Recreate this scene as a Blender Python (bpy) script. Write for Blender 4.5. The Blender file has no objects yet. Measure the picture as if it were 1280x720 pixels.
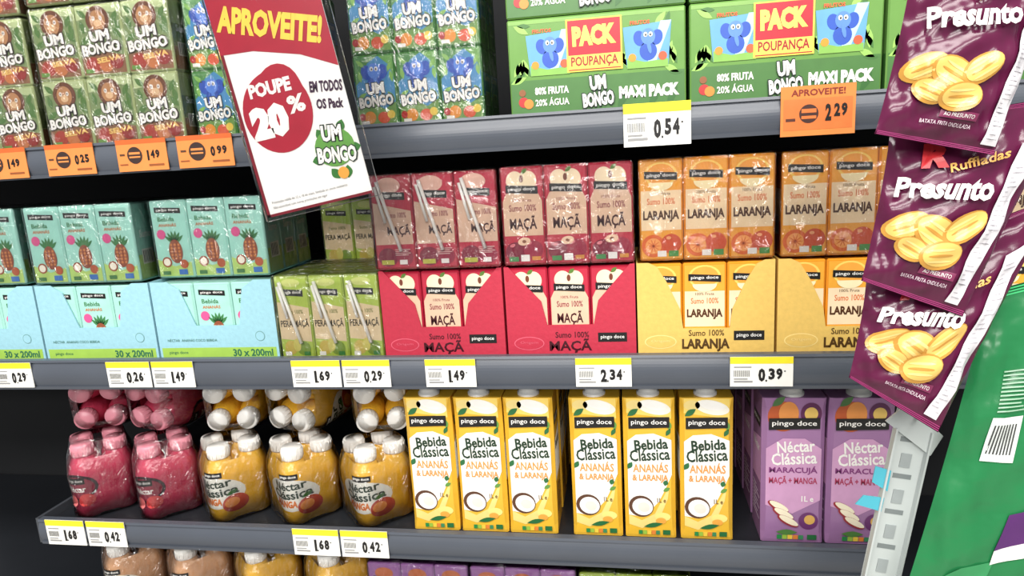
import bpy, bmesh, math, random
from mathutils import Vector, Matrix
random.seed(7)
sc=bpy.context.scene
try:
    sc.view_settings.view_transform='Standard'
    sc.view_settings.look='None'
except Exception as e: print(e)
ZC=1.25
# ---------------------------------------------------------------- materials
MATS={}
def lin(c):
    c=c/255.0
    return c/12.92 if c<=0.04045 else ((c+0.055)/1.055)**2.4
def M(rgb,kind='print'):
    key=(tuple(rgb),kind)
    if key in MATS: return MATS[key]
    m=bpy.data.materials.new('%s_%d_%d_%d'%((kind,)+tuple(rgb)))
    m.use_nodes=True
    nt=m.node_tree; N=nt.nodes; L=nt.links
    b=N['Principled BSDF']
    g=.3*rgb[0]+.59*rgb[1]+.11*rgb[2]
    rgb=[c*.90+g*.10 for c in rgb]
    col=(lin(rgb[0]),lin(rgb[1]),lin(rgb[2]),1)
    tc=N.new('ShaderNodeTexCoord')
    nz=N.new('ShaderNodeTexNoise'); L.new(tc.outputs['Object'],nz.inputs['Vector'])
    P={'print':(.36,60,.14,0,0),'gloss':(.22,45,.12,.0,0),'card':(.6,180,.12,.0006,0),
       'plastic':(.35,30,.05,0,0),'rail':(.33,12,.12,0,0),'matte':(.85,20,.15,0,0),
       'foil':(.2,22,.18,.007,0),'pet':(.16,60,.16,.005,0)}[kind]
    b.inputs['Roughness'].default_value=P[0]
    nz.inputs['Scale'].default_value=P[1]; nz.inputs['Detail'].default_value=3
    mix=N.new('ShaderNodeMix'); mix.data_type='RGBA'
    mix.inputs[6].default_value=tuple(max(0,v*(1-P[2])) for v in col[:3])+(1,)
    mix.inputs[7].default_value=tuple(min(1,v*(1+P[2])) for v in col[:3])+(1,)
    L.new(nz.outputs['Fac'],mix.inputs[0]); L.new(mix.outputs[2],b.inputs['Base Color'])
    if P[3]:
        bp=N.new('ShaderNodeBump'); bp.inputs['Distance'].default_value=P[3]; bp.inputs['Strength'].default_value=.6
        L.new(nz.outputs['Fac'],bp.inputs['Height']); L.new(bp.outputs[0],b.inputs['Normal'])
    MATS[key]=m
    return m
def film(kind='film'):
    if kind in MATS: return MATS[kind]
    m=bpy.data.materials.new('shrink_'+kind); m.use_nodes=True
    nt=m.node_tree; N=nt.nodes; L=nt.links
    N.remove(N['Principled BSDF'])
    tr=N.new('ShaderNodeBsdfTransparent'); tr.inputs[0].default_value=(1,1,1,1)
    gl=N.new('ShaderNodeBsdfGlossy'); gl.inputs['Roughness'].default_value=.12
    tc=N.new('ShaderNodeTexCoord'); mp=N.new('ShaderNodeMapping'); mp.inputs['Scale'].default_value=(1,1,.4)
    nz=N.new('ShaderNodeTexNoise'); nz.inputs['Scale'].default_value=60; nz.inputs['Detail'].default_value=4; nz.inputs['Distortion'].default_value=1.4
    L.new(tc.outputs['Object'],mp.inputs[0]); L.new(mp.outputs[0],nz.inputs['Vector'])
    bp=N.new('ShaderNodeBump'); bp.inputs['Distance'].default_value=.012 if kind=='film' else .0006; bp.inputs['Strength'].default_value=1
    L.new(nz.outputs['Fac'],bp.inputs['Height']); L.new(bp.outputs[0],gl.inputs['Normal'])
    fr=N.new('ShaderNodeFresnel'); fr.inputs['IOR'].default_value=1.4
    ma=N.new('ShaderNodeMath'); ma.operation='MULTIPLY_ADD'; ma.inputs[1].default_value=.9; ma.inputs[2].default_value=.10 if kind=='film' else .0; ma.use_clamp=True
    L.new(fr.outputs[0],ma.inputs[0])
    mx=N.new('ShaderNodeMixShader'); L.new(ma.outputs[0],mx.inputs[0]); L.new(tr.outputs[0],mx.inputs[1]); L.new(gl.outputs[0],mx.inputs[2])
    L.new(mx.outputs[0],N['Material Output'].inputs[0])
    MATS[kind]=m
    return m
# ---------------------------------------------------------------- text cache
TC={}
def text2d(s,bold):
    if any(ord(c)>127 for c in s): bold=min(bold,.022)
    k=(s,bold)
    if k in TC: return TC[k]
    c=bpy.data.curves.new('tmp','FONT'); c.body=s; c.size=1; c.resolution_u=2; c.offset=bold
    o=bpy.data.objects.new('tmp',c); sc.collection.objects.link(o)
    bpy.context.view_layer.update()
    dg=bpy.context.evaluated_depsgraph_get()
    me=o.evaluated_get(dg).to_mesh()
    vs=[(v.co.x,v.co.y) for v in me.vertices]; fs=[tuple(p.vertices) for p in me.polygons]
    bpy.data.objects.remove(o); bpy.data.curves.remove(c)
    if not vs: vs=[(0,0),(1,0),(1,1)]; fs=[(0,1,2)]
    x0=min(v[0] for v in vs);x1=max(v[0] for v in vs);y0=min(v[1] for v in vs);y1=max(v[1] for v in vs)
    vs=[((v[0]-x0)/(x1-x0),(v[1]-y0)/(y1-y0)) for v in vs]
    TC[k]=(vs,fs)
    return TC[k]
# ---------------------------------------------------------------- mesh builder
class MB:
    def __init__(s): s.v=[];s.f=[];s.mi=[];s.sm=[];s.m=[]
    def mat(s,m):
        if m not in s.m: s.m.append(m)
        return s.m.index(m)
    def add(s,vs,fs,m,smooth=False):
        b=len(s.v); s.v+= [Vector(v) for v in vs]; k=s.mat(m)
        for f in fs: s.f.append(tuple(i+b for i in f)); s.mi.append(k); s.sm.append(smooth)
    def box(s,x0,y0,z0,x1,y1,z1,m,bev=0,seg=2):
        bm=bmesh.new(); bmesh.ops.create_cube(bm,size=1)
        for v in bm.verts:
            v.co=Vector(((x0+x1)/2+v.co.x*(x1-x0),(y0+y1)/2+v.co.y*(y1-y0),(z0+z1)/2+v.co.z*(z1-z0)))
        if bev: bmesh.ops.bevel(bm,geom=bm.edges[:],offset=bev,segments=seg,affect='EDGES',profile=.5)
        bm.verts.index_update()
        s.add([v.co.copy() for v in bm.verts],[tuple(v.index for v in f.verts) for f in bm.faces],m); bm.free()
    def prism(s,pts,a0,a1,axis,m):
        def P(p,a): return {'x':(a,p[0],p[1]),'y':(p[0],a,p[1]),'z':(p[0],p[1],a)}[axis]
        n=len(pts)
        s.add([P(p,a0) for p in pts]+[P(p,a1) for p in pts],[tuple(range(n)),tuple(range(2*n-1,n-1,-1))]+[(i,(i+1)%n,(i+1)%n+n,i+n) for i in range(n)],m)
    def lathe(s,prof,m,T=Matrix(),n=20):
        vs=[];fs=[]
        for r,z in prof:
            for i in range(n):
                a=2*math.pi*i/n; vs.append(T@Vector((r*math.cos(a),r*math.sin(a),z)))
        for j in range(len(prof)-1):
            for i in range(n):
                k=(i+1)%n; fs.append((j*n+i,j*n+k,(j+1)*n+k,(j+1)*n+i))
        s.add(vs,fs,m,True)
    def tube(s,p0,p1,r,m,n=8):
        p0=Vector(p0);p1=Vector(p1);d=p1-p0
        q=d.to_track_quat('Z','Y').to_matrix().to_4x4(); q.translation=p0
        s.lathe([(0.0001,0),(r,0),(r,d.length),(0.0001,d.length)],m,q,n)
    def obj(s,name,loc=(0,0,0),rot=(0,0,0),parent=None):
        me=s.mesh(name); return place(name,me,loc,rot,parent)
    def mesh(s,name):
        me=bpy.data.meshes.new(name); me.from_pydata(s.v,[],s.f)
        for m in s.m: me.materials.append(m)
        me.polygons.foreach_set('material_index',s.mi); me.polygons.foreach_set('use_smooth',s.sm)
        me.update(); return me
def place(name,me,loc=(0,0,0),rot=(0,0,0),parent=None):
    o=bpy.data.objects.new(name,me); sc.collection.objects.link(o)
    o.location=(loc[0],loc[1],loc[2]+(0 if parent else ZC)); o.rotation_euler=rot
    if parent: o.parent=parent
    return o
E=.00022
class CV:
    def __init__(s,mb,O,U,V,w,h,warp=None,l0=1):
        s.mb=mb;s.O=Vector(O);s.U=Vector(U);s.V=Vector(V);s.N=s.U.cross(s.V);s.w=w;s.h=h;s.warp=warp;s.l0=l0
    def pt(s,u,v,l):
        l=l+s.l0
        if s.warp: return s.warp(u,v,l*E*1.2)
        return s.O+s.U*(u*s.w)+s.V*(v*s.h)+s.N*(l*E)
    def poly(s,pts,m,l=0):
        if not s.warp:
            s.mb.add([s.pt(u,v,l) for u,v in pts],[tuple(range(len(pts)))],m); return
        P=[]
        for i in range(len(pts)):
            a=pts[i];b=pts[(i+1)%len(pts)]
            k=max(1,int(math.hypot(b[0]-a[0],b[1]-a[1])/.05))
            for j in range(k): P.append((a[0]+(b[0]-a[0])*j/k,a[1]+(b[1]-a[1])*j/k))
        cx=sum(p[0] for p in P)/len(P);cy=sum(p[1] for p in P)/len(P)
        R=8;n=len(P);vs=[s.pt(cx,cy,l)];fs=[]
        for r in range(1,R+1):
            for p in P: vs.append(s.pt(cx+(p[0]-cx)*r/R,cy+(p[1]-cy)*r/R,l))
        for i in range(n): fs.append((0,1+i,1+(i+1)%n))
        for r in range(R-1):
            for i in range(n):
                k=(i+1)%n; fs.append((1+r*n+i,1+(r+1)*n+i,1+(r+1)*n+k,1+r*n+k))
        s.mb.add(vs,fs,m,True)
    def rect(s,x0,y0,x1,y1,m,l=0): s.poly([(x0,y0),(x1,y0),(x1,y1),(x0,y1)],m,l)
    def ell(s,cx,cy,rx,ry,m,l=0,rot=0,a0=0,a1=360,n=22):
        k=s.w/s.h; r=math.radians(rot); P=[]
        full=(a1-a0)>=360
        for i in range(n if full else n+1):
            a=math.radians(a0+(a1-a0)*i/n); x=rx*math.cos(a);y=ry*math.sin(a)
            P.append((cx+x*math.cos(r)-y*math.sin(r),cy+k*(x*math.sin(r)+y*math.cos(r))))
        s.poly(P,m,l)
    def leaf(s,cx,cy,L,W,rot,m,l=0):
        k=s.w/s.h;r=math.radians(rot);P=[]
        for i in range(7): t=i/6; P.append((L*t,W*math.sin(math.pi*t)))
        for i in range(5,0,-1): t=i/6; P.append((L*t,-W*math.sin(math.pi*t)))
        s.poly([(cx+x*math.cos(r)-y*math.sin(r),cy+k*(x*math.sin(r)+y*math.cos(r))) for x,y in P],m,l)
    def txt(s,t,x0,y0,x1,y1,m,l=2,bold=.02,rot=0,grow=0):
        vs,fs=text2d(t,bold+grow)
        cx=(x0+x1)/2;cy=(y0+y1)/2;k=s.w/s.h;r=math.radians(rot)
        W=(x1-x0)*(1+grow*.9);H=(y1-y0)*(1+grow*2.2)
        out=[]
        for a,b in vs:
            x=(a-.5)*W;y=(b-.5)*H/k
            out.append(s.pt(cx+x*math.cos(r)-y*math.sin(r),cy+k*(x*math.sin(r)+y*math.cos(r)),l))
        s.mb.add(out,fs,m)
    def num(s,t,x0,y0,cw,y1,m,l=2,bold=.05):
        x=x0
        for ch in t:
            k=.45 if ch=='1' else 1
            s.txt(ch,x+(cw*.12 if ch=='1' else 0),y0,x+(cw*.12 if ch=='1' else 0)+cw*k,y1,m,l,bold); x+=cw*(k+.2)+(cw*.1 if ch=='1' else 0)
        return x
# ---------------------------------------------------------------- colours
BLK=M((28,27,27));WHT=M((240,238,232));DG=M((30,58,38))
def label(cv,x0,y0,x1,y1,l=3,tilt=.02):
    cv.poly([(x0,y0+tilt),(x1,y0),(x1,y1-tilt),(x0,y1)],BLK,l)
    d=(y1-y0)
    cv.txt('pingo doce',x0+.08*(x1-x0),y0+d*.28,x1-.08*(x1-x0),y1-d*.25,WHT,l+1,.01)
# ---------------------------------------------------------------- small carton designs
def d_apple(cv):
    R=M((200,40,66));B=M((226,190,158));C=M((246,224,188));K=M((70,18,26));D=M((140,24,56))
    cv.rect(.01,.01,.99,.99,R)
    cv.poly([(.01,.3),(.99,.3),(.99,.66),(.9,.74),(.5,.78),(.1,.74),(.01,.66)],B,1)
    cv.ell(.34,.87,.22,.24,C,1);cv.ell(.66,.87,.22,.24,C,1);cv.ell(.5,.85,.26,.22,C,2);cv.ell(.5,.89,.05,.09,M((120,60,40)),3)
    cv.leaf(.5,.94,.2,.05,40,M((90,130,50)),3)
    label(cv,.1,.73,.9,.83,4)
    cv.txt('100% Fruta',.27,.655,.73,.685,D,2,0);cv.txt('Sumo 100%',.16,.555,.84,.625,D,2,.01)
    cv.txt('MAÇÃ',.16,.34,.84,.51,K,2,.04)
    cv.ell(.28,.13,.27,.25,D,1);cv.ell(.72,.15,.25,.24,M((168,34,66)),2);cv.ell(.62,.22,.07,.04,M((225,120,130)),3,20);cv.ell(.2,.2,.07,.04,M((225,120,130)),3,20)
    cv.ell(.5,.24,.16,.1,M((240,206,172)),4,10);cv.ell(.5,.24,.05,.04,M((150,90,60)),5)
    cv.rect(.4,.03,.62,.1,WHT,6);cv.rect(.1,.03,.34,.08,M((70,150,80)),6);cv.rect(.68,.04,.9,.08,M((220,150,60)),6)
def d_apple_b(cv):
    R=M((198,34,64));B=M((220,182,154));K=M((70,18,26));D=M((140,24,56))
    cv.rect(.01,.01,.99,.99,R)
    cv.poly([(.01,.26),(.99,.26),(.99,.62),(.01,.72)],B,1)
    cv.ell(.45,.9,.32,.2,M((232,184,164)),1);label(cv,.14,.74,.86,.84,2)
    cv.txt('Sumo 100%',.34,.55,.86,.61,D,2,.01);cv.txt('MAÇÃ',.34,.34,.94,.48,K,2,.04)
    cv.ell(.3,.12,.26,.24,D,1);cv.ell(.74,.12,.22,.22,M((160,34,66)),2);cv.rect(.12,.04,.45,.09,M((190,190,60)),3);cv.rect(.6,.04,.8,.09,WHT,3)
    for i in range(4): cv.rect(.5,.2-.02*i,.9-.06*(i%2),.207-.02*i,M((230,200,190)),3)
def d_orange(cv):
    O=M((244,166,44));B=M((246,218,176));K=M((84,44,20));F=M((232,104,34));S=M((252,208,92))
    cv.rect(.01,.01,.99,.99,O)
    cv.rect(.01,.3,.99,.7,B,1)
    cv.ell(.5,.86,.4,.3,S,1);cv.ell(.5,.86,.34,.26,M((246,162,54)),2)
    cv.ell(.5,.78,.3,.2,M((250,230,180)),3,0,180,360)
    label(cv,.1,.8,.9,.895,4)
    cv.txt('100% Fruta',.27,.655,.73,.685,K,2,0);cv.txt('Sumo 100%',.16,.56,.84,.625,F,2,.01)
    cv.txt('LARANJA',.06,.38,.94,.5,K,2,.04)
    cv.ell(.3,.14,.29,.29,F,1);cv.ell(.74,.16,.25,.25,M((218,80,34)),2);cv.ell(.3,.14,.2,.2,M((250,166,80)),2)
    for a in range(0,180,36): cv.ell(.3,.14,.18,.012,F,3,a)
    cv.ell(.68,.22,.06,.04,M((245,170,110)),3);cv.rect(.4,.03,.62,.09,WHT,4);cv.rect(.68,.03,.92,.09,M((70,150,60)),4)
def d_pine(cv):
    T=M((160,220,204));Br=M((150,76,48));G=M((60,128,70))
    cv.rect(.01,.01,.99,.99,T);cv.poly([(.01,.01),(.99,.01),(.99,.2),(.5,.14),(.01,.24)],M((180,214,110)),1)
    label(cv,.12,.84,.88,.93,2)
    cv.txt('Bebida',.18,.74,.66,.8,G,2,.01);cv.txt('ANANÁS',.18,.67,.7,.72,M((210,110,50)),2,.02)
    cv.ell(.22,.57,.13,.13,M((226,82,144)),2)
    cv.ell(.58,.34,.2,.32,Br,3)
    for i in range(5):
        for j in range(3): cv.ell(.47+j*.11,.25+i*.045,.035,.035,M((206,126,64)),4)
    for a in (40,60,80,100,120,140): cv.leaf(.58,.44,.36,.045,a,G,2)
    cv.ell(.28,.2,.14,.14,M((168,80,50)),3);cv.ell(.28,.2,.1,.1,M((246,236,220)),4);cv.ell(.78,.17,.12,.12,M((190,90,50)),4)
    cv.rect(.12,.03,.34,.08,M((70,130,70)),5);cv.rect(.6,.03,.85,.1,M((60,120,200)),5)
def d_pear(cv):
    G=M((170,196,66));B=M((222,198,156));K=M((60,50,30))
    cv.rect(.01,.01,.99,.99,G);cv.poly([(.01,.24),(.99,.2),(.99,.62),(.01,.7)],B,1)
    label(cv,.14,.76,.86,.86,2)
    cv.txt('Sumo 100%',.2,.55,.8,.6,M((110,120,40)),2,.01);cv.txt('PERA MAÇÃ',.05,.37,.95,.49,K,2,.04)
    cv.ell(.3,.13,.2,.22,M((200,176,74)),1);cv.ell(.7,.12,.22,.22,M((120,150,50)),2);cv.ell(.5,.16,.12,.2,M((206,196,94)),3)
    cv.ell(.5,.93,.3,.12,M((206,214,120)),1);cv.rect(.1,.03,.3,.08,WHT,4);cv.rect(.7,.03,.9,.08,M((60,130,60)),4)
def d_grape(cv):
    G=M((150,90,160));cv.rect(.01,.01,.99,.99,G);cv.ell(.5,.88,.3,.2,M((196,98,44)),1);label(cv,.14,.74,.86,.84,2)
    cv.rect(.01,.3,.99,.68,M((206,150,196)),1);cv.txt('Néctar',.2,.5,.8,.6,WHT,2,.02);cv.txt('MARACUJÁ',.1,.36,.9,.44,M((130,50,120)),2,.03);cv.ell(.3,.14,.2,.2,M((110,40,100)),1)
def logo(cv,x0,y0,x1,y1,l=4,dark=(28,50,40),rot=4):
    D=M(dark);ym=(y0+y1)/2
    for t,a,b,c,d in (('UM',x0+(x1-x0)*.24,ym+.01,x1-(x1-x0)*.24,y1),('BONGO',x0,y0,x1,ym-.01)):
        cv.txt(t,a,b,c,d,D,l,.05,rot,.07);cv.txt(t,a,b,c,d,WHT,l+1.5,.05,rot)
def elephant(cv,cx,cy,r,l=2):
    B=M((44,88,196));B2=M((88,140,230));k=cv.w/cv.h
    cv.ell(cx,cy-r*1.1*k,r*.75,r*.8,B,l)
    cv.ell(cx-r*.75,cy,r*.5,r*.65,B,l,15);cv.ell(cx+r*.75,cy,r*.5,r*.65,B,l,-15)
    cv.ell(cx,cy+.1*r*k,r*.62,r*.68,B2,l+1)
    cv.ell(cx+.08*r,cy-r*.75*k,r*.17,r*.6,B2,l+2,12)
    for s in (-1,1):
        cv.ell(cx+s*.22*r,cy+.28*r*k,r*.17,r*.2,WHT,l+2);cv.ell(cx+s*.2*r,cy+.25*r*k,r*.07,r*.1,BLK,l+3)
def d_blue(cv):
    cv.rect(.01,.01,.99,.99,M((70,150,206)))
    cv.poly([(.01,.6),(.01,.99),(.6,.99),(.34,.9),(.16,.68)],M((80,150,74)),1);cv.poly([(.62,.99),(.99,.99),(.99,.68),(.88,.86)],M((112,176,80)),1)
    cv.poly([(.01,.01),(.99,.01),(.99,.34),(.7,.24),(.4,.34),(.01,.3)],M((110,160,70)),1)
    for x,y,a in ((.05,.95,-40),(.1,.8,-80),(.95,.9,-120),(.9,.78,-80),(.02,.4,30),(.98,.36,130)): cv.leaf(x,y,.28,.05,a,M((140,196,90)),2)
    elephant(cv,.5,.77,.27,2)
    logo(cv,.06,.28,.94,.62,6)
    cv.ell(.3,.13,.15,.15,M((240,150,40)),2);cv.ell(.66,.12,.16,.14,M((230,90,50)),3);cv.ell(.85,.16,.1,.1,M((240,206,70)),4);cv.ell(.1,.14,.08,.09,M((200,50,50)),3)
    cv.rect(.08,.03,.28,.08,WHT,5)
def d_brown(cv):
    cv.rect(.01,.01,.99,.99,M((130,154,96)));cv.poly([(.01,.01),(.99,.01),(.99,.26),(.6,.32),(.01,.26)],M((150,104,70)),1)
    cv.poly([(.01,.8),(.01,.99),(.99,.99),(.99,.86),(.7,.9),(.4,.84)],M((190,206,150)),1)
    for x,y,a in ((.05,.95,-40),(.1,.8,-80),(.95,.9,-120),(.9,.78,-80),(.02,.45,30),(.98,.5,130)): cv.leaf(x,y,.28,.06,a,M((92,134,66)),2)
    cv.ell(.5,.79,.27,.27,M((120,70,44)),3);cv.ell(.5,.78,.18,.2,M((194,138,88)),4);cv.ell(.5,.74,.09,.07,M((228,190,144)),5)
    for s in (-1,1): cv.ell(.5+s*.08,.81,.035,.045,WHT,5);cv.ell(.5+s*.08,.81,.015,.02,BLK,6)
    logo(cv,.06,.3,.94,.64,7,(54,34,26))
    cv.ell(.25,.15,.17,.15,M((186,66,50)),2);cv.ell(.55,.14,.16,.15,M((206,122,66)),3);cv.ell(.8,.17,.15,.14,M((166,56,50)),4)
    cv.txt('SELVA',.35,.18,.92,.26,M((246,206,110)),6,.04,6)
    cv.rect(.06,.03,.26,.09,M((110,160,70)),5)
def side_plain(cv,cols):
    n=len(cols)
    for i,c in enumerate(cols): cv.rect(.02,i/n+.005,.98,(i+1)/n-.005,M(c),0)
    cv.txt('Sumo',.2,.55,.8,.65,WHT,1,.02);cv.rect(.2,.2,.8,.4,M((230,225,215)),1)
    for i in range(6): cv.rect(.25+i*.08,.22,.25+i*.08+.03,.38,BLK,2)
SIDES={'apple':[(128,20,48),(206,164,136),(188,32,58)],'orange':[(226,92,26),(240,206,158),(238,148,28)],'pine':[(176,206,110),(158,214,200),(158,214,200)],
 'pear':[(120,150,50),(214,190,150),(158,182,62)],'blue':[(96,150,62),(64,150,214),(70,140,60)],'brown':[(150,104,70),(124,140,82),(176,190,130)],'appleb':[(128,20,48),(206,164,136),(182,26,52)],'grape':[(110,40,100),(206,150,196),(150,90,160)]}
DES={'apple':d_apple,'appleb':d_apple_b,'orange':d_orange,'pine':d_pine,'pear':d_pear,'blue':d_blue,'brown':d_brown,'grape':d_grape}
BODY={k:v[-1] for k,v in SIDES.items()}
PM={}
def pack_into(mb,kind,nx,ny,nz,bw,bh,bd,x=0,y=0,z=0,straw=False,wrap=True):
    bm_=M(BODY[kind],'gloss')
    for k in range(nz):
        for j in range(ny):
            for i in range(nx):
                x0=x+i*bw;y0=y+j*bd;z0=z+k*bh
                mb.box(x0+.0004,y0,z0+.0003,x0+bw-.0004,y0+bd-.0005,z0+bh-.0003,bm_,.0018,1)
                if j==0:
                    DES[kind](CV(mb,(x0+.002,y0,z0+.002),(1,0,0),(0,0,1),bw-.004,bh-.004))
                    if straw:
                        S_=M((238,236,230),'plastic')
                        mb.tube((x0+bw*.2,y0-.0036,z0+bh*.93),(x0+bw*.66,y0-.0036,z0+bh*.2),.0022,S_)
                        mb.tube((x0+bw*.14,y0-.0036,z0+bh*.88),(x0+bw*.34,y0-.0036,z0+bh*.5),.0018,S_)
                if i==nx-1: side_plain(CV(mb,(x0+bw-.0004,y0+.002,z0+.002),(0,1,0),(0,0,1),bd-.004,bh-.004,l0=.5),SIDES[kind])
                if i==0: side_plain(CV(mb,(x0+.0004,y0+bd-.002,z0+.002),(0,-1,0),(0,0,1),bd-.004,bh-.004,l0=.5),SIDES[kind])
                if k==nz-1:
                    c=CV(mb,(x0+.002,y0+.002,z0+bh-.0003),(1,0,0),(0,1,0),bw-.004,bd-.004,l0=.3)
                    c.rect(0,.42,1,.58,M(tuple(int(q*.8) for q in BODY[kind])),0);c.ell(.25,.7,.08,.08,M((200,200,200)),1)
    if wrap:
        f=film();e=.0006;yy=.006 if straw else .0026
        mb.box(x-e,y-yy,z+.0002,x+nx*bw+e,y+ny*bd+e,z+nz*bh+.0012,f,.004,2)
def pack(kind,nx,ny,nz,bw,bh,bd,straw=False,wrap=True):
    k=(kind,nx,ny,nz,bw,bh,bd,straw,wrap)
    if k not in PM:
        mb=MB(); pack_into(mb,kind,nx,ny,nz,bw,bh,bd,0,0,0,straw,wrap); PM[k]=mb.mesh('juice_box_multipack')
    return PM[k]
# ---------------------------------------------------------------- display trays
def tray(kind,w,h,d,col,dark,bw,bh,bd,title,style,nx=3):
    mb=MB();C=M(col,'card');t=.0016
    if style=='v':
        P=[(0,0),(w,0),(w,h),(w*.965,h),(w*.72,h*.62),(w*.68,h*.36),(w*.32,h*.36),(w*.28,h*.62),(w*.035,h),(0,h)]
    elif style=='round':
        P=[(0,0),(w,0),(w,h),(w*.93,h),(w*.87,h*.96),(w*.80,h*.8),(w*.70,h*.5),(w*.68,h*.3),(w*.34,h*.3),(w*.32,h*.5),(w*.22,h*.8),(w*.15,h*.96),(w*.09,h),(0,h)]
    else:
        P=[(0,0),(w,0),(w,h),(w*.86,h),(w*.76,h*.9),(w*.7,h*.44),(w*.34,h*.44),(w*.24,h*.9),(w*.14,h),(0,h)]
    mb.prism(P,0,t,'y',C)
    mb.box(0,t,0,t,d,h,C);mb.box(w-t,t,0,w,d,h,C);mb.box(t,d-t,0,w-t,d,h,C);mb.box(t,t,0,w-t,d-t,t,C)
    cv=CV(mb,(0,0,0),(1,0,0),(0,0,1),w,h);D=M(dark)
    if style=='low':
        cv.rect(.02,.02,.98,.16,M((156,200,76)),0);cv.txt('30 x 200ml',.62,.045,.95,.14,D,1,.03)
        cv.txt('NÉCTAR  ANANÁS COCO BEBIDA',.08,.24,.5,.28,D,1,0);cv.ell(.86,.3,.04,.04,M((110,160,160)),0);cv.ell(.86,.3,.034,.034,M(col),1)
        cv.txt('pingo doce',.08,.07,.24,.12,D,1,.01)
    else:
        cv.txt(title,.33,.05,.66 if len(title)<6 else .68,.21 if len(title)<6 else .19,D,1,.04)
        cv.txt('Sumo 100%',.38,.22,.64,.285,D,1,.01)
        cv.rect(.71,.17,.93,.27,BLK,1);cv.txt('pingo doce',.73,.195,.91,.245,WHT,2,.01)
        lc=M(tuple(min(255,int(q*.85+60)) for q in col))
        cv.ell(.17,.16,.12,.055,lc,0);cv.ell(.17,.16,.112,.048,C,1)
        cv.txt('Origem',.1,.15,.24,.185,lc,2,0)
        cv.rect(.01,.02,.99,.03,D,0)
    pack_into(mb,kind,nx,3,1,bw,bh,bd,(w-nx*bw)/2,t+.0012,t,False,False)
    return mb.mesh('cardboard_display_tray')
# ---------------------------------------------------------------- maxi pack case
def maxi():
    mb=MB();w,h,d=.190,.104,.2
    G=M((108,158,74),'gloss');mb.box(0,0,0,w,d,h,G,.0015,1)
    cv=CV(mb,(.0015,0,.0015),(1,0,0),(0,0,1),w-.003,h-.003)
    cv.rect(0,0,1,.38,M((72,124,58)),0)
    cv.rect(0,.96,1,1,M((130,180,84)),0)
    for x,y,a in ((.02,.42,60),(.1,.42,100),(.3,.44,70),(.62,.44,60),(.68,.44,110),(.94,.44,90),(.03,.95,-30),(.9,.97,-130),(.0,.35,20),(.97,.35,150),(.06,.42,80),(.9,.5,70),(.28,.6,100)):
        cv.leaf(x,y,.1,.018,a,M((150,200,90)),1)
        cv.leaf(x+.02,y,.08,.013,a+25,M((66,120,52)),1)
    for x in (.45,.5,.62,.8,.9): cv.leaf(x,.02,.12,.02,60,M((56,110,50)),1)
    for x0 in (.12,.68):
        cv.poly([(x0,.42),(x0+.23,.42),(x0+.25,.88),(x0-.02,.84)],M((96,166,220)),2)
        cv.poly([(x0,.42),(x0+.23,.42),(x0+.23,.5),(x0+.1,.48),(x0,.53)],M((130,186,76)),3)
        elephant(cv,x0+.12,.72,.065,3)
        cv.txt('FRUTOS',x0+.02,.86,x0+.13,.9,M((240,90,50)),4,.03)
        cv.ell(x0+.03,.53,.022,.022,M((240,150,40)),4);cv.ell(x0+.2,.53,.024,.024,M((232,90,50)),4)
        cv.poly([(x0+.19,.88),(x0+.25,.88),(x0+.16,.46),(x0+.11,.44)],M((180,216,236)),2.5)
    cv.rect(.335,.43,.655,.97,M((246,210,70)),5)
    cv.rect(.345,.445,.645,.955,M((196,30,48)),6)
    cv.txt('PACK',.37,.69,.62,.9,M((252,224,90)),7,.07,1);cv.rect(.345,.455,.645,.6,M((248,216,80)),7)
    cv.txt('POUPANÇA',.36,.465,.63,.585,M((170,24,40)),8,.05)
    cv.txt('80% FRUTA',.14,.22,.34,.3,WHT,3,.04);cv.txt('20% ÁGUA',.14,.1,.34,.19,WHT,3,.04)
    logo(cv,.42,.06,.6,.38,9)
    cv.txt('MAXI PACK',.63,.12,.97,.25,WHT,3,.07)
    cv.ell(.07,.15,.03,.03,M((200,50,50)),2);cv.ell(.1,.13,.028,.028,M((240,140,50)),3);cv.ell(.065,.25,.02,.02,M((150,90,50)),3)
    for U,O in (((0,1,0),(w,.002,.002)),((0,-1,0),(0,d-.002,.002))):
        c=CV(mb,O,U,(0,0,1),d-.004,h-.004);c.rect(0,0,1,.38,M((66,122,52)),0);c.txt('UM BONGO',.2,.5,.8,.75,WHT,1,.04)
    return mb.mesh('juice_multipack_case')
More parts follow.
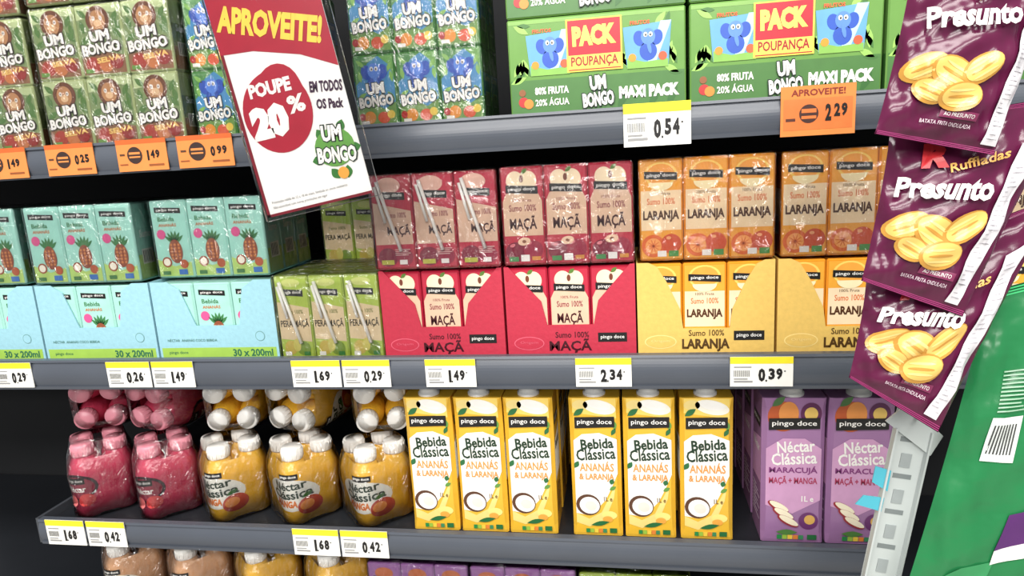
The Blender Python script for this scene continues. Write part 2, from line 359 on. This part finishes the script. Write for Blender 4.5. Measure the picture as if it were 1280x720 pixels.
# ---------------------------------------------------------------- 1L cartons
def carton(kind):
    y_=kind=='y'
    mb=MB();w=.061 if y_ else .070;h=.181;d=.058;c=.0055
    base=(236,182,44) if y_ else (158,112,160)
    B=M(base,'gloss')
    vs=[]
    for z,k in ((0,.35),(.012,.8),(.04,1),(h-.04,1),(h-.012,.8),(h,.35)):
        cc=c*k;Q=[(cc,0),(w-cc,0),(w,cc),(w,d-cc),(w-cc,d),(cc,d),(0,d-cc),(0,cc)]
        vs+=[(q[0],q[1],z) for q in Q]
    fs=[tuple(reversed(range(8))),tuple(range(40,48))]
    for r in range(5):
        for i in range(8): fs.append((r*8+i,r*8+(i+1)%8,(r+1)*8+(i+1)%8,(r+1)*8+i))
    mb.add(vs,fs,B)
    T=Matrix.Translation((w/2,.015,h))
    mb.lathe([(.0135,0),(.0135,.003),(.0115,.0035),(.0115,.012),(.0105,.013),(.0001,.013)],M((240,240,236),'plastic'),T,24)
    mb.box(.002,d*.62,h,w-.002,d*.66,h+.004,B)
    fw=w-2*c+.002
    cv=CV(mb,(c-.001,0,.001),(1,0,0),(0,0,1),fw,h-.002)
    G=M((40,110,60));G2=M((96,150,60))
    if y_:
        O=M((230,150,66));WW=M((250,246,236))
        cv.poly([(0,.9),(1,.86),(1,1),(0,1)],M((246,210,96)),0)
        cv.ell(.62,.94,.38,.17,M((246,240,224)),1,-12);cv.ell(.62,.955,.28,.11,WW,2,-12);cv.ell(.18,.955,.18,.12,M((240,214,130)),1)
        cv.leaf(.02,.88,.3,.07,35,G,3);cv.leaf(.97,.78,.24,.06,100,G2,3);cv.leaf(.88,.74,.2,.05,60,G,3)
        cv.poly([(0,.30),(0,.70),(.2,.745),(.6,.755),(1,.71),(1,.46),(.86,.36),(.7,.26),(.45,.18),(.2,.15),(0,.16)],WW,1)
        cv.poly([(0,.16),(.3,.12),(.6,.17),(.86,.33),(.95,.38),(.9,.28),(.66,.1),(.3,.06),(0,.09)],M((246,214,120)),1.5)
        cv.txt('Bebida',.16,.64,.92,.715,DG,3,.03,4);cv.txt('Clássica',.05,.56,.96,.645,DG,3,.03,4)
        cv.txt('ANANÁS',.12,.475,.92,.55,O,3,.03);cv.txt('& LARANJA',.1,.4,.92,.46,O,3,.03)
        cv.leaf(.0,.5,.2,.06,60,G,4);cv.leaf(.84,.38,.15,.06,75,G,4);cv.leaf(.8,.34,.18,.05,30,G2,4)
        cv.ell(.29,.225,.29,.27,M((92,56,36)),3,-20);cv.ell(.32,.222,.24,.215,WW,4,-20);cv.ell(.35,.22,.14,.12,M((226,220,206)),5,-20)
        cv.ell(.78,.15,.18,.11,M((250,222,120)),3);cv.leaf(.34,.075,.45,.06,12,G,6);cv.ell(.74,.12,.12,.08,M((246,166,60)),4)
        cv.txt('1L e',.66,.255,.86,.29,M((120,90,40)),4,.02)
    else:
        cv.ell(.3,.88,.28,.3,M((190,84,40)),1);cv.ell(.4,.9,.18,.24,M((226,140,64)),2);cv.ell(.8,.9,.19,.22,M((96,40,84)),1);cv.ell(.8,.9,.12,.13,M((226,186,90)),2)
        cv.leaf(.1,.95,.3,.07,40,M((70,110,60)),3)
        cv.poly([(0,.26),(0,.66),(.3,.73),(.7,.73),(1,.66),(1,.3),(.5,.2)],M((206,152,194)),1)
        cv.txt('Néctar',.2,.635,.88,.715,WHT,3,.03,4);cv.txt('Clássica',.1,.55,.92,.635,WHT,3,.03,4)
        cv.txt('MARACUJÁ',.06,.48,.94,.54,M((130,50,120)),3,.04);cv.txt('MAÇÃ + MANGA',.06,.405,.94,.47,M((180,50,90)),3,.04)
        for i in range(3): cv.ell(.24+i*.09,.25-i*.05,.22,.08,M((160,40,50)),3+2*i,-30);cv.ell(.255+i*.09,.254-i*.05,.2,.06,M((246,232,200)),4+2*i,-30)
        cv.ell(.8,.15,.18,.18,M((110,50,110)),2);cv.ell(.82,.16,.1,.1,M((220,170,80)),3);cv.leaf(.2,.07,.4,.06,0,M((80,130,60)),9)
        cv.txt('1L e',.66,.29,.88,.33,WHT,4,.02)
    cv.poly([(.04,.79),(.96,.80),(.96,.875),(.04,.87)],BLK,6);cv.txt('pingo doce',.1,.812,.9,.855,WHT,7,.01)
    for i,cc in enumerate(((40,140,70),(150,190,60),(240,200,60),(230,130,50),(60,140,90))): cv.rect(.22+i*.1,.02,.31+i*.1,.05,M(cc),8)
    cv.rect(.78,.02,.95,.055,G,8)
    for U,O in (((0,1,0),(w,c,.001)),((0,-1,0),(0,d-c,.001))):
        s=CV(mb,O,U,(0,0,1),d-2*c,h-.002)
        s.poly([(0,.38),(0,.66),(1,.72),(1,.4)],M((250,246,234) if y_ else (206,150,196)),0)
        s.txt('Bebida' if y_ else 'Néctar',.15,.6,.85,.66,DG if y_ else WHT,1,.02)
        for i in range(9): s.rect(.1,.12+i*.025,.9-.2*(i%3),.13+i*.025,M((110,90,60) if y_ else (230,210,235)),1)
        s.rect(.1,.78,.9,.85,BLK,1);s.txt('pingo doce',.16,.80,.84,.84,WHT,2,.01)
    return mb.mesh('juice_carton')
# ---------------------------------------------------------------- PET bottle packs (2x2 turned 45 deg)
def bottle_prof():
    return [(.0001,0),(.015,0),(.0195,.004),(.0205,.012),(.0205,.026),(.0186,.033),(.0186,.040),(.0205,.048),(.0205,.066),(.019,.076),(.0135,.087),(.0115,.091),(.0115,.094)]
def cap_prof(): return [(.0115,.090),(.0142,.090),(.0144,.092),(.0144,.104),(.0132,.1065),(.0001,.1065)]
def bottlepack(kind,caponly=False):
    mb=MB()
    body={'r':(210,62,94),'y':(244,186,44),'b':(222,166,118)}[kind]
    B=M(body,'pet');K=M((240,238,232) if kind!='r' else (226,140,156),'plastic')
    r=.0205;o=r*math.sqrt(2)
    for cx,cy in ((0,-o),(-o,0),(o,0),(0,o)):
        T=Matrix.Translation((cx,cy,0));mb.lathe(bottle_prof(),B,T,24);mb.lathe(cap_prof(),K,T,18)
        for i in range(16):
            a=i*math.pi/8;mb.tube((cx+.0144*math.cos(a),cy+.0144*math.sin(a),.092),(cx+.0144*math.cos(a),cy+.0144*math.sin(a),.103),.0005,K,4)
    def hull(e,n=8):
        P=[]
        for q,(cx,cy) in enumerate(((o,0),(0,o),(-o,0),(0,-o))):
            for i in range(n+1):
                a=math.radians(-45+90*q+90*i/n);P.append((cx+(r+e)*math.cos(a),cy+(r+e)*math.sin(a)))
        return P
    def shell(levels,m):
        vs=[];R=[[(p[0]*k,p[1]*k,z) for p in hull(e)] for e,z,k in levels];n=len(R[0])
        for q in R: vs+=q
        mb.add(vs,[(j*n+i,j*n+(i+1)%n,(j+1)*n+(i+1)%n,(j+1)*n+i) for j in range(len(R)-1) for i in range(n)],m,True)
    shell([(.0,.004,.93),(.0012,.010,.99),(.001,.02,1),(.0004,.036,.965),(.001,.052,1),(.001,.068,1),(.0,.080,.93),(0,.086,.84)],B)
    shell([(.002,.001,.9),(.0028,.006,1.01),(.0024,.036,.985),(.0028,.06,1.01),(.002,.08,.98),(.001,.092,.90),(.0,.106,.84),(-.002,.109,.6)],film())
    def warp(u,v,off):
        x=(u-.5)*.092;z=.014+v*.068
        rr=r+.0012
        k=1-.035*max(0,1-abs(z-.037)/.015)
        s=rr*math.sin(math.radians(45))
        y=-o-math.sqrt(rr*rr-x*x) if abs(x)<s else -o-s+(abs(x)-s)
        return Vector((x*k,y*k-off-.0003,z))
    cv=CV(mb,(0,0,0),(1,0,0),(0,0,1),.092,.068,warp)
    if kind=='r':
        cv.ell(.5,.5,.26,.22,M((56,16,30)),0);cv.ell(.5,.5,.23,.18,M((150,30,60)),1)
        cv.rect(.36,.58,.64,.72,BLK,2);cv.txt('pingo doce',.38,.61,.62,.69,WHT,3,.01)
        cv.txt('Néctar',.36,.4,.64,.54,WHT,3,.03);cv.ell(.62,.22,.1,.1,M((216,60,60)),3);cv.ell(.4,.2,.1,.09,M((240,120,120)),3)
    else:
        cv.ell(.48,.46,.38,.25,M((250,246,232)),0,-6)
        cv.rect(.36,.78,.64,.9,BLK,2);cv.txt('pingo doce',.38,.81,.62,.88,WHT,3,.01)
        cv.txt('Néctar',.25,.57,.73,.74,DG,3,.03,3);cv.txt('Clássica',.19,.37,.79,.56,DG,3,.03,3)
        cv.txt('MANGA' if kind=='y' else 'PÊSSEGO',.24,.2,.6,.34,M((228,120,30)),3,.04)
        cv.ell(.74,.2,.14,.13,M((206,70,40)),3,20);cv.ell(.71,.22,.08,.07,M((240,150,60)),4,20);cv.leaf(.66,.38,.14,.03,30,M((60,120,50)),4)
    return mb.mesh('juice_bottle_multipack')
# ---------------------------------------------------------------- shelving
def rail(name,z1,z0,x0,x1):
    mb=MB();h=z1-z0
    P=[(.006,z0-.001),(-.003,z0-.001),(-.004,z0+.003)]+[(-.0015-.0035*math.sin(math.pi*i/10),z0+.003+(h-.007)*i/10) for i in range(11)]+[(-.004,z1-.003),(-.003,z1),(.006,z1)]
    m=M((80,86,96),'rail')
    k=len(P);vs=[(x0,p[0],p[1]) for p in P]+[(x1,p[0],p[1]) for p in P]
    fs=[(i,i+k,i+1+k,i+1) for i in range(k-1)]+[(k-1,2*k-1,k,0)]
    mb.add(vs,fs,m,False)
    mb.add([(x0,p[0],p[1]) for p in P],[tuple(range(k))],m);mb.add([(x1,p[0],p[1]) for p in P],[tuple(reversed(range(k)))],m)
    return mb
SX0,SX1=-1.45,.62
def shelf(zt,z1,z0,x0,x1,depth=.46):
    mb=rail('r',z1,z0,x0,x1)
    D=M((36,39,44),'rail')
    mb.box(x0,.0065,zt-.018,x1,depth,zt,D,.001,1)
    return mb.obj('gondola_shelf')
SU,SM,SL,SD=.036,-.242,-.475,-.640
shelf(SU,.040,.003,SX0,SX1)
shelf(SM,-.232,-.271,SX0,SX1)
shelf(SL,-.463,-.499,-.818,.296)
shelf(SD,-.628,-.665,SX0,SX1)
mb=MB();D=M((20,22,25),'matte')
mb.box(SX0-.02,.465,-1.25+.001,SX1+.02,.49,1.0,D)
for x in (SX0-.02,SX1):mb.box(x,.44,-1.249,x+.02,.464,1.0,M((60,63,68),'rail'))
mb.box(SX0,.0,-1.249,SX1,.464,-1.12,M((50,52,56),'rail'),.002)
mb.obj('gondola_back_panel')
mb=MB();mb.prism([(.0,-.50),(.46,-.56),(.46,-.47),(.0,-.463)],-.8245,-.8195,'x',M((70,74,80),'rail'));mb.obj('shelf_bracket')
mb=MB();mb.box(-4,-8,-1.27,4,2,-1.25,M((176,172,164),'rail'));mb.obj('floor')
# ---------------------------------------------------------------- price tags
def tag(x0,x1,z0,z1,price,col='w'):
    w=x1-x0;h=z1-z0;mb=MB()
    mb.box(0,0,0,w,.001,h,M((244,243,236) if col=='w' else (232,136,66),'gloss'))
    cv=CV(mb,(0,0,0),(1,0,0),(0,0,1),w,h);a,b=price.split(',')
    if col=='w':
        cv.rect(0,.77,1,1,M((244,226,30)),0)
        x=cv.num(a,.45,.17,.11,.62,BLK);cv.ell(x-.005,.2,.014,.02,BLK,1);x=cv.num(b,x+.03,.24,.1,.62,BLK)
        cv.rect(x+.005,.5,x+.03,.54,BLK,1)
        for i in range(12): cv.rect(.06+i*.022,.34,.06+i*.022+.01,.55,M((90,90,90)),1)
        cv.rect(.06,.64,.34,.68,M((150,150,150)),1);cv.rect(.06,.14,.36,.2,M((150,150,150)),1);cv.rect(.06,.24,.28,.28,M((150,150,150)),1)
    elif col=='o':
        cv.rect(0,.86,1,1,M((214,96,40)),0)
        cv.ell(.36,.5,.15,.15,M((60,44,40)),1);cv.rect(.25,.53,.47,.6,M((232,136,66)),2);cv.rect(.25,.42,.47,.47,M((232,136,66)),2)
        x=cv.num(a,.6,.32,.08,.64,BLK,1);cv.num(b,x+.02,.38,.08,.64,BLK,1);cv.rect(.06,.5,.16,.56,M((90,60,40)),1)
        cv.rect(.62,.14,.92,.2,M((150,80,40)),1);cv.rect(.04,.2,.2,.24,M((150,80,40)),1)
    else:
        cv.txt('APROVEITE!',.14,.8,.86,.93,M((130,40,30)),1,.02)
        cv.rect(.04,.12,.96,.74,M((226,116,52)),0);cv.rect(.07,.3,.2,.36,M((90,50,40)),1)
        cv.ell(.38,.44,.13,.13,M((70,44,40)),1);cv.rect(.28,.46,.48,.54,M((226,116,52)),2);cv.rect(.28,.34,.48,.4,M((226,116,52)),2)
        x=cv.num(a,.6,.28,.08,.62,BLK,2);cv.num(b,x+.02,.36,.08,.62,BLK,2)
    mb.obj('price_tag',(x0,-.0063,z0))
for x0,x1,p in ((-.832,-.776,'0,29'),(-.664,-.602,'0,26'),(-.599,-.541,'1,49'),(-.408,-.345,'1,69'),(-.342,-.282,'0,29'),(-.238,-.177,'1,49'),(-.060,.003,'2,34'),(.110,.176,'0,39')):
    tag(x0,x1,-.268,-.234,p)
for x0,x1,p in ((-.804,-.744,'1,68'),(-.740,-.681,'0,42'),(-.436,-.373,'1,68'),(-.370,-.307,'0,42')):
    tag(x0,x1,-.498,-.461,p)
for x0,x1,p in ((-.79,-.722,'1,49'),(-.694,-.628,'0,25'),(-.597,-.531,'1,49'),(-.517,-.446,'0,99')):
    tag(x0,x1,.004,.041,p,'o')
tag(.001,.070,-.002,.042,'0,54')
tag(.158,.229,-.001,.048,'2,29','a')
# ---------------------------------------------------------------- stock
JB='juice_box_multipack'
def put(me,x,y,z,name=JB,rot=0): return place(name,me,(x,y,z),(0,0,math.radians(rot)))
pb=pack('brown',3,2,2,.063,.084,.045)
put(pb,-.716,.03,SU+.0005);put(pb,-.716,.03,SU+.1715)
pb2=pack('brown',3,2,2,.063,.080,.045)
put(pb2,-.912,.026,SU+.0005);put(pb2,-.912,.026,SU+.1635)
bl=pack('blue',3,2,2,.053,.084,.045)
put(bl,-.523,.05,SU+.0005);put(bl,-.523,.05,SU+.1715)
bl2=pack('blue',3,2,2,.0505,.082,.045)
put(bl2,-.303,.025,SU+.0005,rot=0);put(bl2,-.303,.025,SU+.1675)
mx=maxi()
for x in (-.122,.072,.266):
    for k in range(2): put(mx,x,.025,SU+.0005+k*.105,'juice_multipack_case')
Z=SM+.0005
tr=tray('apple',.151,.110,.13,(200,40,66),(70,14,26),.0485,.107,.040,'MAÇÃ','v')
ty=tray('orange',.150,.110,.13,(230,188,88),(84,56,20),.0485,.107,.040,'LARANJA','round')
tb=tray('pine',.168,.104,.13,(148,202,216),(50,110,80),.052,.100,.040,'','low')
for x in (-.2955,-.1415): put(tr,x,.022,Z,'cardboard_display_tray')
for x in (.0115,.1645,.317): put(ty,x,.022,Z,'cardboard_display_tray')
for x in (-.777,-.606): put(tb,x,.024,Z,'cardboard_display_tray')
put(tb,-.95,.026,Z,'cardboard_display_tray')
Z2=Z+.1115
put(pack('appleb',3,3,1,.0510,.113,.040,True),-.2965,.022,Z2)
put(pack('apple',3,3,1,.0500,.114,.040),-.1400,.022,Z2)
po=pack('orange',3,3,1,.0485,.114,.040)
for x in (.0155,.1665,.3185): put(po,x,.024,Z2)
pp=pack('pine',3,3,1,.0525,.102,.040)
put(pp,-.775,.026,Z+.1055,rot=0);put(pp,-.606,.045,Z+.1055);put(pp,-.95,.03,Z+.1055)
gp=pack('pear',3,3,1,.0460,.108,.040,True)
put(gp,-.4350,.024,Z)
gp2=pack('pear',3,3,1,.0465,.094,.040,False)
put(gp2,-.43,.17,Z);put(gp2,-.43,.17,Z+.096)
put(pp,-.606,.19,Z+.0)
# lower shelf
Z=SL+.0005
cy=carton('y');cp=carton('p')
for x in (-.281,-.217,-.153,-.073,-.009,.057):
    for k in range(4): put(cy,x+random.uniform(-.001,.001),.026+k*.064,Z,'juice_carton')
for x in (.151,.224):
    for k in range(4): put(cp,x,.026+k*.064,Z,'juice_carton',0)
br=bottlepack('r');by=bottlepack('y');bb=bottlepack('b')
BP='juice_bottle_multipack'
for x,m in ((-.767,br),(-.661,br),(-.556,by),(-.450,by),(-.344,by)):
    put(m,x,.070,Z,BP,random.uniform(-4,4))
for x,m,yaw in ((-.780,br,20),(-.668,br,-14),(-.560,by,12),(-.450,by,-16),(-.342,by,14)):
    R=Matrix.Rotation(math.radians(yaw),4,'Z')@Matrix.Rotation(math.radians(92),4,'X')@Matrix.Rotation(math.radians(45),4,'Z')
    o=place(BP,m);t=Vector((x+math.sin(math.radians(yaw))*-.05,.172,Z+.1095+.0445+ZC))
    o.matrix_world=Matrix.Translation(t)@R
# bottom shelf
Z=SD+.0005
for x,m in ((-.75,bb),(-.64,bb),(-.53,by),(-.42,by)): put(m,x,.08,Z+.004,BP)
gr=pack('grape',3,3,1,.0465,.110,.040);pe=pack('pear',3,3,1,.0465,.108,.040)
put(gr,-.355,.03,Z);put(gr,-.213,.03,Z);put(pe,-.07,.03,Z)
# ---------------------------------------------------------------- hanging sign
def sign():
    mb=MB();W,H=.113,.262
    mb.box(0,0,0,W,.0012,H,M((240,239,236),'gloss'))
    cv=CV(mb,(0,0,0),(1,0,0),(0,0,1),W,H)
    R=M((180,24,50));k=.209/H;P=M((60,28,60))
    cv.poly([(0,.76*k),(.3,.74*k),(.7,.67*k),(1,.58*k),(1,1),(0,1)],R,1)
    cv.rect(0,0,.03,.9,M((130,18,36)),0);cv.rect(0,0,1,.01,M((130,18,36)),0)
    cv.txt('APROVEITE!',.04,.77*k,.97,.89*k,M((246,210,70)),3,.05,-20)
    P2=[]
    for i in range(40):
        a=2*math.pi*i/40;r=.34
        x=r*math.cos(a);y=r*math.sin(a)
        if 30<=math.degrees(a)<=100: q=1+.18*math.sin(math.pi*(math.degrees(a)-30)/70);x*=q;y*=q
        P2.append((.365+x*.93,.455*k+y*W/H))
    cv.poly(P2,R,2)
    cv.txt('POUPE',.16,.535*k,.55,.6*k,WHT,4,.05,-2);cv.txt('20',.10,.345*k,.45,.5*k,WHT,4,.08,-1);cv.txt('%',.47,.43*k,.63,.51*k,WHT,4,.04)
    cv.txt('EM TODOS',.70,.485*k,.99,.535*k,P,2,.04,-10);cv.txt('OS Pack',.72,.41*k,.96,.455*k,P,2,.04,-10)
    for a,b,c in ((.65,.22,60),(.7,.28,110),(.85,.3,60),(.92,.2,120),(.7,.15,-60),(.85,.15,-100),(.66,.2,180),(.9,.22,0)): cv.leaf(a,b*k,.11,.04,c,M((50,120,44)),2)
    cv.ell(.78,.24*k,.18,.16,M((96,160,64)),3);logo(cv,.61,.17*k,.96,.34*k,4,(24,50,36),-8)
    cv.ell(.8,.12*k,.05,.05,M((236,166,60)),5)
    cv.txt('Promoção válida de 12 a 18 de maio, limitada ao stock existente',.08,.055*k,.8,.07*k,M((120,120,120)),2,0)
    cv.txt('Não acumulável com outras promoções em vigor',.08,.03*k,.6,.045*k,M((120,120,120)),2,0)
    mb.box(-.002,-.0024,-.004,W+.007,.003,H,film('sleeve'),.001,1)
    mb.tube((W*.5,.002,H-.01),(W*.5,.14,H+.01),.002,M((200,200,200),'plastic'))
    mb.obj('promotional_sign',(-.350,-.12,-.050),(0,math.radians(-10),0))
sign()
# ---------------------------------------------------------------- snack bags
def bag(corners,yb,yt,title_rot,kind='p',name='potato_chip_bag',A=.014,seed=0,tpos=(.08,.56,.78,.69),su=.82):
    mb=MB();TL,TR,BR,BL=[Vector((c[0],0,c[1])) for c in corners]
    rnd=random.Random(seed);ph=[rnd.uniform(0,6.28) for _ in range(8)]
    def S(u,v,off=0,side=-1):
        p=(BL*(1-u)+BR*u)*(1-v)+(TL*(1-u)+TR*u)*v
        sw=1-.05*math.sin(math.pi*max(0,min(1,v)))**.6
        c=(BL+BR)*.5*(1-v)+(TL+TR)*.5*v
        p=c+(p-c)*sw
        b=(max(0,1-abs(2*u-1)**2.4))**.7*(max(0,math.sin(math.pi*min(1,max(0,(v-.03)/.94)))))**.55
        wr=.0012*math.sin(26*u+ph[0]+3*math.sin(5*v))*(abs(2*v-1)**2+.15)+.0014*math.sin(17*v+9*u+ph[1])*(.3+abs(2*u-1))+.0010*math.sin(31*v-14*u+ph[2])+.0008*math.sin(47*u+23*v+ph[3])*abs(2*u-1)
        y=yb*(1-v)+yt*v
        return Vector((p.x,y+side*(A*b+wr*min(1,b*3)+off),p.z))
    base={'p':(96,24,62),'g':(32,124,68)}[kind]
    m=M(base,'foil');n1,n2=44,56
    for side in (-1,1):
        vs=[S(i/n1,j/n2,0,side) for j in range(n2+1) for i in range(n1+1)]
        fs=[(j*(n1+1)+i,j*(n1+1)+i+1,(j+1)*(n1+1)+i+1,(j+1)*(n1+1)+i) for j in range(n2) for i in range(n1)]
        mb.add(vs,fs,m,True)
    w=(BR-BL).length*.5+(TR-TL).length*.5;h=((TL-BL).length+(TR-BR).length)/2
    cv=CV(mb,(0,0,0),(1,0,0),(0,0,1),w,h,lambda u,v,off:S(u,v,off+.0004))
    for vv in (.006,.014,.022,.978,.986,.994): cv.rect(.01,vv-.002,.99,vv+.002,M(tuple(min(255,int(q*1.5+20)) for q in base),'foil'),0)
    if kind=='p':
        Yc=M((232,190,94),'gloss');Y2=M((200,142,54),'gloss');Y3=M((242,212,126),'gloss')
        for i,(x,y,a,r) in enumerate(((.20,.38,30,.17),(.42,.36,-25,.19),(.62,.40,40,.16),(.28,.26,-20,.14),(.52,.25,10,.17))):
            cv.ell(x,y,r,r*.66,Y2,1+2*i,a);cv.ell(x+.008,y+.006,r*.9,r*.54,Yc,2+2*i,a)
            for q in (-.3,0,.3): cv.ell(x+q*r*math.cos(math.radians(a+90))*.9,y+q*r*.6*math.sin(math.radians(a+90)),r*.6,r*.06,Y3 if q else Y2,3+2*i,a)
        x0,y0,x1,y1=tpos
        cv.txt('Presunto',x0,y0,x1,y1,WHT,16,.04,title_rot)
        cv.txt('R',x0+.12,y1+.05,x0+.3,y1+.19,M((206,36,44)),14,.06,title_rot);cv.txt('Ruffladas',x0+.3,y1+.05,x0+.66,y1+.1,M((226,170,80)),14,.02,title_rot+15)
        cv.txt('BATATA FRITA ONDULADA',.3,.10,.7,.12,M((230,210,220)),3,0);cv.rect(.42,.14,.72,.18,M((130,44,84)),3);cv.txt('AO PRESUNTO',.45,.15,.69,.17,WHT,4,0)
        cv.poly([(su,.04),(su+.13,.04),(su+.15,.84),(su+.02,.80)],M((222,220,224),'gloss'),6)
        for i in range(32): cv.rect(su+.02+.0008*i,.07+i*.022,su+.11+.0008*i-.03*(i%3),.0725+i*.022,M((176,172,180)),7)
    else:
        cv.rect(.18,.54,.36,.66,M((214,222,216)),2)
        for i in range(8): cv.rect(.20+i*.018,.56,.20+i*.018+.008,.64,M((60,60,60)),3)
        for i in range(11): cv.rect(.19,.675+i*.01,.36-.02*(i%3),.679+i*.01,M((150,190,160)),3)
        cv.ell(.8,.75,.22,.3,M((44,146,84)),1);cv.leaf(.1,.12,.5,.1,50,M((50,146,86)),2)
        cv.poly([(.40,.3),(.85,.36),(.85,.46),(.43,.4)],M((90,40,110)),3);cv.poly([(.40,.26),(.85,.32),(.85,.36),(.40,.3)],WHT,3)
    mb.obj(name)
bag([(.186,.108),(.274,.102),(.233,-.020),(.161,-.002)],-.266,-.248,6,seed=1,tpos=(.12,.60,.78,.72),su=.84)
bag([(.180,.004),(.292,.016),(.226,-.128),(.160,-.101)],-.256,-.238,-1,seed=2,tpos=(.06,.54,.70,.66),su=.76)
bag([(.172,-.096),(.296,-.050),(.219,-.216),(.157,-.174)],-.248,-.228,-6,seed=3,tpos=(.08,.50,.68,.62),su=.78)
bag([(.262,-.12),(.37,-.09),(.33,-.42),(.203,-.40)],-.226,-.214,0,'g','snack_bag',.011,4)
mb=MB();m=M((186,194,192),'plastic')
mb.box(-.014,0,-.165,.014,.002,.36,m,.0008,1)
mb.box(-.014,-.006,-.165,-.0125,0,-.01,m);mb.box(.0125,-.006,-.165,.014,0,-.01,m)
for i in range(5):
    mb.box(-.007,-.0004,-.15+i*.032,.007,0,-.146+i*.032,M((120,128,128)))
    mb.box(-.004,-.0008,-.14+i*.032,.004,0,-.128+i*.032,M((150,158,158)))
mb.prism([(-.022,-.006),(.016,-.03),(.022,-.012),(-.008,.012)],-.0035,-.0015,'y',m)
for z in (-.0,.11,.21): mb.tube((0,0,z),(0,-.015,z+.004),.0015,m)
mb.obj('hanging_clip_strip',(.224,-.196,-.225),(0,math.radians(8),0))
mb=MB();C=M((70,176,196),'plastic')
mb.prism([(0,.0),(.02,-.006),(.022,.006),(.006,.008)],0,.001,'y',C);mb.prism([(.012,.02),(.024,.012),(.026,.03),(.014,.034)],0,.001,'y',C)
mb.obj('plastic_clip',(.181,-.2005,-.300))
# ---------------------------------------------------------------- lights / world
def area(name,loc,rot,sx,sy,e,col=(1,.965,.92)):
    l=bpy.data.lights.new(name,'AREA');l.shape='RECTANGLE';l.size=sx;l.size_y=sy;l.energy=e;l.color=col
    o=bpy.data.objects.new(name,l);sc.collection.objects.link(o);o.location=loc;o.rotation_euler=rot
area('ceiling_lamp',(-.1,-1.3,2.75),(math.radians(32),0,0),2.6,.35,50)
area('ceiling_lamp.001',(-.1,-2.6,2.75),(math.radians(50),0,0),2.8,.35,66)
area('ceiling_lamp.002',(-.1,-4.6,2.75),(math.radians(60),0,0),3.0,.35,80)
w=bpy.data.worlds.new('w');sc.world=w;w.use_nodes=True
bg=w.node_tree.nodes['Background'];bg.inputs[0].default_value=(.92,.94,1,1);bg.inputs[1].default_value=.37
# ---------------------------------------------------------------- camera
x=Vector((5040,-130,-850)).normalized()
d=Vector((230,4240,850)); d=(d-x*d.dot(x)).normalized()
f=x.cross(d)
R=Vector((x[0],f[0],-d[0]));Up=-Vector((x[1],f[1],-d[1]));Bk=-Vector((x[2],f[2],-d[2]))
cd=bpy.data.cameras.new('camera');cam=bpy.data.objects.new('camera',cd);sc.collection.objects.link(cam)
mt=Matrix((R,Up,Bk)).transposed().to_4x4();mt.translation=(0,-.75,ZC);cam.matrix_world=mt
cd.sensor_width=36;cd.lens=850/1280*36;cd.clip_start=.01
sc.camera=cam
